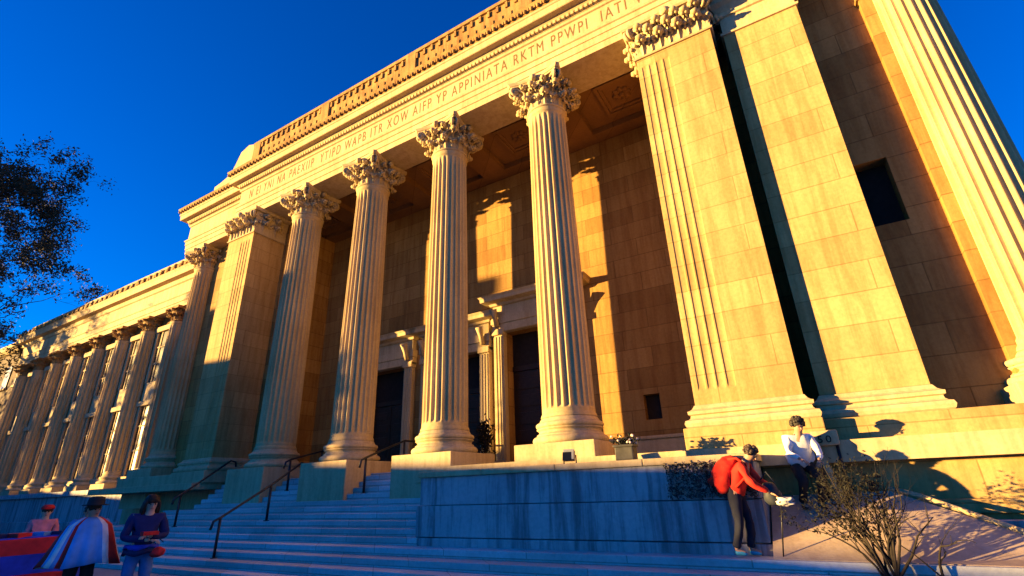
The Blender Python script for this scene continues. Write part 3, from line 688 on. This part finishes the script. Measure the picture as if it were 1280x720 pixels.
def person(label,loc,heading,P,M,h=1.75,hair='short',bag=None,skirt=None,group=None):
    """P: joint positions for a 1.75 m figure facing +x, y to its left"""
    t=thing('person',label,'person',loc,group); k=h/1.75
    T=Matrix.Translation(loc)@Matrix.Rotation(heading,4,'Z')@Matrix.Diagonal((k,k,k,1))
    J={a:Vector(b) for a,b in P.items() if isinstance(b,tuple)}
    def W(vs): return [T@v for v in vs]
    hd=(J['head']-J['neck']).normalized(); fwd=Vector(P.get('face',(1,0,0))).normalized(); side=hd.cross(fwd).normalized(); fwd=side.cross(hd)
    b=MB()
    nodes=[(J['pelvis'],(.15,.12)),(J['pelvis'].lerp(J['chest'],.5),(.13,.11)),(J['chest'],(.16,.12)),(J['neck'],(.06,.06)),(J['neck'].lerp(J['head'],.45)+fwd*.01,(.065,.07)),(J['head'],(.083,.098)),(J['head']+hd*.075,(.07,.082))]
    E=[(0,1),(1,2),(2,3),(3,4),(4,5),(5,6)]
    for s in('l','r'):
        i=len(nodes); nodes+=[(J['sh'+s],.06),(J['el'+s],.043),(J['wr'+s],.028)]; E+=[(2,i),(i,i+1),(i+1,i+2)]
        i=len(nodes); nodes+=[(J['hip'+s],.095),(J['kn'+s],.06),(J['an'+s],.042),(J['an'+s]+Vector(P.get('toe'+s,(.15,0,-.05))),.035)]; E+=[(0,i),(i,i+1),(i+1,i+2),(i+2,i+3)]
    vs,fs=skin(nodes,E,2); b.add(W(vs),fs,0,True)
    # hands: palm and five curled fingers
    for s,sg in(('l',1),('r',-1)):
        d=(J['wr'+s]-J['el'+s]).normalized(); up=Vector((0,0,1)) if abs(d.z)<.8 else Vector((1,0,0)); sd=d.cross(up).normalized(); n_=sd.cross(d).normalized()
        w0=J['wr'+s]; hn=[(w0,(.028,.02)),(w0+d*.05,(.038,.018)),(w0+d*.09,(.04,.017))]; he=[(0,1),(1,2)]
        vs,fs=skin(hn,he,1); b.add(W(vs),fs,0,True)
        for q,(off,ln) in enumerate(((-.030,.062),(-.010,.072),(.011,.067),(.031,.052))):
            p0=w0+d*.085+sd*off; p1=p0+d*ln*.45-n_*.006; p2=p1+d*ln*.3-n_*.016; p3=p2+d*ln*.18-n_*.022
            vs,fs=skin([(p0,.0095),(p1,.009),(p2,.008),(p3,.007)],[(0,1),(1,2),(2,3)],1); b.add(W(vs),fs,0,True)
        p0=w0+d*.03+sd*-.03*sg; vs,fs=skin([(p0,.012),(p0+d*.03-sd*.028*sg,.0105),(p0+d*.058-sd*.034*sg-n_*.01,.009)],[(0,1),(1,2)],1); b.add(W(vs),fs,0,True)
    # face
    H=J['head']+hd*.01
    def B2(p,r,mi): 
        q=T@p; b.blob(q,r[0]*k,r[1]*k,r[2]*k,mi)
    B2(H+fwd*.102-hd*.015,(.014,.014,.022),0)
    for s in(-1,1):
        B2(H+fwd*.088+side*s*.032+hd*.012,(.011,.011,.008),1); B2(H+side*s*.086,(.012,.02,.03),0); B2(H+fwd*.094+side*s*.033+hd*.035,(.016,.012,.005),2)
    B2(H+fwd*.092-hd*.052,(.014,.022,.007),3)
    b.build('body',[M['skin'],M_dark,M['hair'],M_lip],t)
    def cloth(name,nodes,E,mat,sub=2,fold=.008,root=0,par=None):
        vs,fs=skin(nodes,E,sub,root); c=MB()
        vs=[v+Vector((noise.noise(v*9+Vector(loc)),noise.noise(v*9+Vector((5,1,2))),0))*fold*2 for v in vs]
        c.add(W(vs),fs,0,True); return c.build(name,mat,par or t)
    # trousers
    nd=[(J['pelvis'].lerp(J['chest'],.38),(.16,.135)),(J['pelvis']-Vector((0,0,.03)),(.17,.145))]; E=[(0,1)]
    for s in('l','r'):
        i=len(nd); m=J['hip'+s].lerp(J['kn'+s],.5); nd+=[(J['hip'+s],.115),(m,.098),(J['kn'+s],.078),(J['kn'+s].lerp(J['an'+s],.55),.07),(J['an'+s]+Vector((0,0,.02)),.066)]; E+=[(1,i),(i,i+1),(i+1,i+2),(i+2,i+3),(i+3,i+4)]
    cloth('trousers',nd,E,M['trousers'])
    # jacket
    ch=J['chest']; pe=J['pelvis']
    nd=[(pe+Vector((0,0,-.10 if P.get('long') else -.05)),(.19,.155)),(pe.lerp(ch,.45),(.175,.145)),(ch-(J['neck']-ch).normalized()*.02,(.195,.145)),(J['neck']-(J['neck']-ch)*.25,(.095,.085))]; E=[(0,1),(1,2),(2,3)]
    for s in('l','r'):
        i=len(nd); nd+=[(J['sh'+s],.082),(J['sh'+s].lerp(J['el'+s],.5),.068),(J['el'+s],.062),(J['wr'+s].lerp(J['el'+s],.12),.046)]; E+=[(2,i),(i,i+1),(i+1,i+2),(i+2,i+3)]
    jk=cloth('jacket',nd,E,M['jacket'],2,.012,2)
    # shoes
    for s in('l','r'):
        toe=Vector(P.get('toe'+s,(.15,0,-.05))); a=J['an'+s]; c=MB()
        vs,fs=skin([(a+Vector((-.03,0,-.035)),(.045,.045)),(a+toe*.55+Vector((0,0,-.012)),(.048,.04)),(a+toe*1.05,(.042,.03))],[(0,1),(1,2)],2); c.add(W(vs),fs,0,True); c.build('shoe',M['shoe'],t)
    # hair
    c=MB(); c.blob(T@(H+hd*.035-fwd*.022),.098*k,.098*k,.095*k,0,16,heading,.16,6)
    if hair=='long':
        for q in range(26):
            a=q/25*PI*1.25+PI*.375; o=side*math.sin(a)*.085*-1+fwd*math.cos(a)*.085; p=H+hd*.07+o*.8
            c.tube([T@p,T@(H+o*1.15),T@(H-hd*.12+o*1.2+Vector((random.gauss(0,.01),random.gauss(0,.01),0))),T@(H-hd*.28+o*1.15+Vector((random.gauss(0,.02),random.gauss(0,.02),0)))],[.02*k,.026*k,.024*k,.008*k],6)
    elif hair=='curly':
        for q in range(60):
            v=Vector([random.gauss(0,1) for _ in range(3)]).normalized(); 
            if v.dot(fwd)>.45 and v.dot(hd)<.5 or v.dot(hd)<-.35: continue
            p=T@(H+hd*.03-fwd*.02+v*.10); c.blob(p,.03*k,.03*k,.03*k,nz=.4,fr=8)
    c.build('hair',M['hair'],t)
    return t,T,J,H,hd,fwd,side
M_lip=plain('lip',(.30,.10,.08),.5)
def Mx(skin_,hair,jacket,trousers,shoe): return dict(skin=skin_,hair=plain('hair_colour',hair,.6,0,.4,30),jacket=plain('jacket_cloth',jacket,.8,0,.18,10),trousers=plain('trouser_cloth',trousers,.85,0,.2,10),shoe=plain('shoe_leather',shoe,.5))
stand=dict(pelvis=(0,0,.98),chest=(.0,0,1.32),neck=(.0,0,1.50),head=(.03,0,1.625),shl=(0,.19,1.42),shr=(0,-.19,1.42),ell=(.02,.25,1.13),elr=(.02,-.25,1.13),wrl=(.14,.22,.90),wrr=(.14,-.22,.90),hipl=(0,.10,.92),hipr=(0,-.10,.92),knl=(.03,.11,.50),knr=(.02,-.11,.50),anl=(.0,.12,.09),anr=(-.02,-.12,.09))
def pose(**k): d=dict(stand); d.update(k); return d
# person with red backpack, leaning forward towards the right
P1=pose(long=1,pelvis=(0,0,.95),chest=(.16,0,1.26),neck=(.27,0,1.42),head=(.36,0,1.52),face=(1,0,-.45),shl=(.22,.18,1.34),shr=(.22,-.18,1.34),ell=(.38,.20,1.10),elr=(.36,-.24,1.07),wrl=(.58,.10,.98),wrr=(.57,-.12,.93),hipl=(0,.09,.9),hipr=(0,-.09,.9),knl=(.12,.1,.50),knr=(.02,-.1,.50),anl=(.06,.1,.09),anr=(-.10,-.11,.10))
t,T,J,H,hd,fwd,side=person('stooping walker with a bulky red backpack, dark trousers and arms full, before the terrace wall',(-1.33,9.12,.592),R(-8),P1,Mx(M_skin,(.06,.04,.03),(.70,.03,.015),(.012,.014,.03),(.05,.35,.5)),h=1.68,hair='curly')
red=plain('red_nylon',(.72,.03,.015),.9,0,.4,9); dk=plain('dark_bag_cloth',(.03,.035,.045),.6); pale=plain('pale_grey_cloth',(.55,.52,.5),.7)
c=MB(); vs,fs=skin([(Vector((-.16,0,.90)),(.22,.17)),(Vector((-.13,0,1.14)),(.25,.22)),(Vector((-.02,0,1.38)),(.22,.19)),(Vector((.10,0,1.52)),(.14,.11))],[(0,1),(1,2),(2,3)],2)
vs=[v+Vector((noise.noise(v*7),noise.noise(v*7+Vector((3,3,3))),noise.noise(v*6+Vector((9,3,3)))))*.05+Vector((noise.noise(v*19),noise.noise(v*17+Vector((3,1,3))),0))*.018 for v in vs]; c.add([T@v for v in vs],fs,0,True)
bp=c.build('backpack',red,None); tag(bp,'bulky bright red backpack worn by the stooping walker','backpack')
c=MB(); vs,fs=skin([(Vector((-.33,0,1.03)),(.09,.13)),(Vector((-.29,0,1.2)),(.075,.12))],[(0,1)],2); c.add([T@v for v in vs],fs,0,True); c.build('pocket',red,bp)
for s in(-1,1):
    c=MB(); c.tube([T@Vector(p) for p in((.02,s*.12,1.46),(.16,s*.13,1.47),(.30,s*.13,1.36),(.27,s*.14,1.18),(.08,s*.17,1.02))],.02,6); c.build('strap',red,bp)
    c=MB(); c.tube([T@Vector(p) for p in((-.36,s*.08,1.30),(-.40,s*.08,1.15),(-.34,s*.08,.92))],.008,5); c.build('zip',M_dark,bp)
c=MB(); vs,fs=skin([(Vector((.52,0,1.08)),(.13,.12)),(Vector((.56,0,.90)),(.15,.14)),(Vector((.60,0,.72)),(.11,.11))],[(0,1),(1,2)],2); vs=[v+Vector((noise.noise(v*9),0,noise.noise(v*8)))*.03 for v in vs]
c.add([T@v for v in vs],fs,0,True); bg_=c.build('holdall',dk); tag(bg_,'dark soft holdall with a pale flap carried in front by the backpack wearer','bag')
c=MB(); c.blob(T@Vector((.72,-.06,.80)),.15,.07,.06,0,16,R(-20),.7,5); c.build('flap',pale,bg_)
c=MB(); c.tube([T@Vector(p) for p in((.45,-.05,1.12),(.55,-.05,1.24),(.66,-.05,1.05))],.012,6); c.build('handle',dk,bg_)
c=MB(); c.tube([T@Vector((.72,-.10,.95)),T@Vector((.56,-.10,.02))],.011,6); wk=c.build('walking_stick',M_metal); tag(wk,'thin dark walking stick slanting under the dark holdall','stick')
# white-jacketed person crouched at the top of the ramp
P2=pose(pelvis=(-.12,0,.74),chest=(.02,0,1.04),neck=(.10,0,1.22),head=(.17,0,1.33),face=(1,.1,-.4),shl=(.05,.18,1.13),shr=(.05,-.18,1.13),ell=(.12,.24,.88),elr=(.15,-.24,.88),wrl=(.28,.15,.75),wrr=(.32,-.13,.78),hipl=(-.12,.1,.70),hipr=(-.12,-.1,.70),knl=(.20,.14,.48),knr=(.16,-.12,.46),anl=(.0,.14,.09),anr=(-.06,-.13,.09),long=1)
t,T,J,H,hd,fwd,side=person('person bending forward in loose white jacket and black trousers atop the pink ramp',(-.30,10.02,1.19),R(-70),P2,Mx(M_skin,(.03,.025,.02),(.78,.76,.74),(.015,.015,.018),(.03,.03,.03)),h=1.72,hair='curly')
c=MB(); vs,fs=skin([(Vector((-.02,0,1.16)),(.19,.15)),(Vector((-.08,0,.92)),(.24,.19)),(Vector((-.14,0,.66)),(.27,.20))],[(0,1),(1,2)],2); vs=[v+Vector((noise.noise(v*8),noise.noise(v*8+Vector((4,4,4))),0))*.05 for v in vs]
c.add([T@v for v in vs],fs,0,True); c.build('coat_tail',plain('white_cloth',(.78,.76,.74),.8),t)
def drape(t,T,levels,mats,name,bands,n=72,fold=.035,k=11,open_=None):
    c=MB(); vs=[]; m=len(levels)
    for (z,rx,ry,cx) in levels:
        s=(levels[0][0]-z)/(levels[0][0]-levels[-1][0])
        for i in range(n):
            a=2*PI*i/n; f=1+fold*s*3*math.sin(k*a+1.3*math.sin(2*a))+.02*math.sin(3*a)
            vs.append(T@Vector((cx+rx*f*math.cos(a),ry*f*math.sin(a),z+.02*math.sin(4*a)*s)))
    o=len(c.v); c.v+=vs
    for j in range(m-1):
        for i in range(n):
            a=360*i/n; mi=0
            for a0,a1,q in bands:
                if a0<=a<a1: mi=q
            c.f.append([o+j*n+i,o+j*n+(i+1)%n,o+(j+1)*n+(i+1)%n,o+(j+1)*n+i]); c.m.append(mi); c.sm.append(True)
    ob=c.build(name,mats,t); md=ob.modifiers.new('Solid','SOLIDIFY'); md.thickness=.012; return ob
lb=plain('pale_blue_cloth',(.12,.34,.72),.7,0,.2,5); wh=plain('off_white_cloth',(.72,.70,.72),.7); rd=plain('red_cloth',(.62,.02,.02),.7); nb=plain('royal_blue_cloth',(.02,.05,.45),.65,0,.3,5); nv=plain('navy_cloth',(.015,.02,.08),.75)
# hat wearer in a blue, white and red cape; camera is towards direction -12 deg
face=math.atan2(-3.9,10.1)
P3=pose(face=(.9,.5,-.1),ell=(.1,.30,1.14),elr=(.1,-.30,1.14),wrl=(.08,.24,.98),wrr=(.08,-.24,.98))
t,T,J,H,hd,fwd,side=person('person in a dark brimmed hat and a pale blue cape with white and red edges',(-10.1,3.95,0),face,P3,Mx(M_skin,(.02,.015,.01),(.12,.25,.5),(.012,.012,.015),(.03,.03,.03)),h=1.70)
drape(t,T,[(1.52,.09,.11,0),(1.47,.16,.20,0),(1.40,.21,.29,0),(1.25,.25,.35,.02),(1.1,.28,.40,.02),(.95,.30,.45,.02),(.84,.31,.50,.02)],[lb,wh,rd],'cape',[(30,48,1),(48,95,2),(95,103,1),(250,262,1),(262,285,2),(300,312,1),(318,330,2)],fold=.03)
c=MB(); p=T@(H+hd*.055); c.lathe(p,[(.17,0),(.175,.012),(.115,.02),(.112,.07),(.10,.12),(.05,.135)],28); c.build('hat',plain('dark_felt',(.02,.02,.025),.8),t)
# woman with long dark hair
P4=pose(face=(1,.15,-.25),head=(.05,0,1.62),ell=(.05,.27,1.14),elr=(.05,-.27,1.14),wrl=(.30,.02,1.16),wrr=(.28,.06,1.10),long=1)
t,T,J,H,hd,fwd,side=person('long haired person in a navy hoodie with a bright blue stripe, and blue jeans',(-9.55,4.5,0),math.atan2(-4.5,9.55)+.1,P4,Mx(M_skin2,(.025,.014,.01),(.012,.018,.10),(.06,.16,.38),(.1,.1,.12)),h=1.77,hair='long')
for z0,z1,m,nm in((.98,1.04,nb,'hoodie_stripe'),(.90,.975,nv,'hoodie_hem')):
    drape(t,T,[(z1,.20,.225,0),(z0,.205,.23,0)],[m],nm,[],fold=.01)
c=MB(); c.obox(T@Vector((.33,.03,1.2)),.10,.22,.05,0); c.build('cuff',rd,t)
c=MB(); vs,fs=skin([(Vector((.30,.18,1.02)),(.07,.1)),(Vector((.30,.2,.84)),(.09,.12))],[(0,1)],2); vs=[v+Vector((noise.noise(v*14),noise.noise(v*14+Vector((4,4,4))),0))*.05 for v in vs]; c.add([T@v for v in vs],fs,0,True)
rb=c.build('handbag',rd); tag(rb,'small crumpled red bag held by the long haired person','bag')
c=MB(); c.tube([T@Vector(p) for p in((.3,.12,1.06),(.29,.08,1.2),(.3,.24,1.06))],.008,5); c.build('strap',nv,rb)
# draped stall counter
sx,sy=-12.5,3.75; dv=Vector((-sx,-sy,0)).normalized(); rz=math.atan2(dv.y,dv.x)
t=thing('stall_counter','waist high stall counter hidden under royal blue and red cloth at the bottom left','stall',(sx,sy,0))
T=Matrix.Translation((sx,sy,0))@Matrix.Rotation(rz,4,'Z')
c=MB(); vs=[]
nx,ny=44,26
def hgt(x,y,q): return 0
rows=[]
per=[]
for i in range(80):
    a=2*PI*i/80; ca,sa=math.cos(a),math.sin(a); px=.42*abs(ca)**.35*(1 if ca>0 else -1); py=1.05*abs(sa)**.35*(1 if sa>0 else -1); per.append((px,py,a))
for z,f in((1.16,.0),(1.17,.6),(1.15,.96),(1.12,1.0),(.9,1.03),(.6,1.07),(.3,1.11),(.03,1.16)):
    s=max(0,1.12-z)
    rows.append([T@Vector((px*f*(1+.05*s*math.sin(13*a)),py*f*(1+.03*s*math.sin(17*a)),z+.01*math.sin(9*a))) for px,py,a in per])
for r in rows: c.v+=r
for j in range(len(rows)-1):
    for i in range(80):
        a=per[i][2]; mi=0
        if 2<=j<=3 and (a<1.25 or a>5.6): mi=1
        if j==3 and .2<a<1.0: mi=2
        if j>=5 and (a<.5): mi=1
        if j>=4 and 1.2<a<1.6: mi=2
        c.f.append([j*80+i,j*80+(i+1)%80,(j+1)*80+(i+1)%80,(j+1)*80+i]); c.m.append(mi); c.sm.append(True)
c.build('cloth',[nb,rd,lb],t)
c=MB(); 
for q in range(6): c.obox(T@Vector((.05+.1*(q%2),-.8+.3*q,1.20)),.28,.22,.07,rz+.2*q,mi=q%3)
tag(c.build('folded_garments',[rd,lb,nv]),'folded red and blue garments lying on the draped stall counter','clothes')
P5=pose(wrl=(.32,.12,1.12),wrr=(.32,-.12,1.08),face=(1,0,-.3))
t,T5,J,H,hd,fwd,side=person('stallholder in a pink top and red cap behind the blue draped counter',(-14.3,4.75,0),rz,P5,Mx(M_skin2,(.05,.03,.02),(.70,.22,.25),(.05,.06,.1),(.03,.03,.03)),h=1.66)
c=MB(); p=T5@(H+hd*.05); c.lathe(p,[(.112,0),(.11,.05),(.07,.09)],20); c.obox(p+Vector((.13*dv.x,.13*dv.y,.01)),.12,.14,.015,rz); c.build('cap',rd,t)
P6=pose(face=(.5,-1,0)); person('bystander in a dark red jacket standing behind the hat wearer',(-14.9,5.75,0),rz-.9,P6,Mx(M_skin,(.03,.02,.015),(.25,.03,.04),(.03,.03,.05),(.03,.03,.03)),h=1.62,hair='curly')
# stone sign block and pale sloping rail at the top of the ramp
t=thing('number_plate_block','pale stone block marked 50 between two thin dark posts beside the corner pier base','sign',(.10,10.25,1.9))
c=MB(); c.box(-.10,.30,10.24,10.36,2.17,2.42,bev=.03); c.build('block',M_trim,t)
text_part('50',-.02,10.235,2.22,.16,t,M_dark,'number',width=.2)
c=MB(); c.tube([(-.05,10.30,1.3),(-.05,10.30,2.18)],.025,8); c.tube([(.25,10.30,1.35),(.25,10.30,2.18)],.025,8); c.build('post',M_metal,t)
c=MB(); c.obox((.03,10.18,1.80),.10,.10,.95,0,0,0,R(-12)); tag(c.build('sloping_rail_post',M_trim),'pale slanting stone post beside the person in white','post')
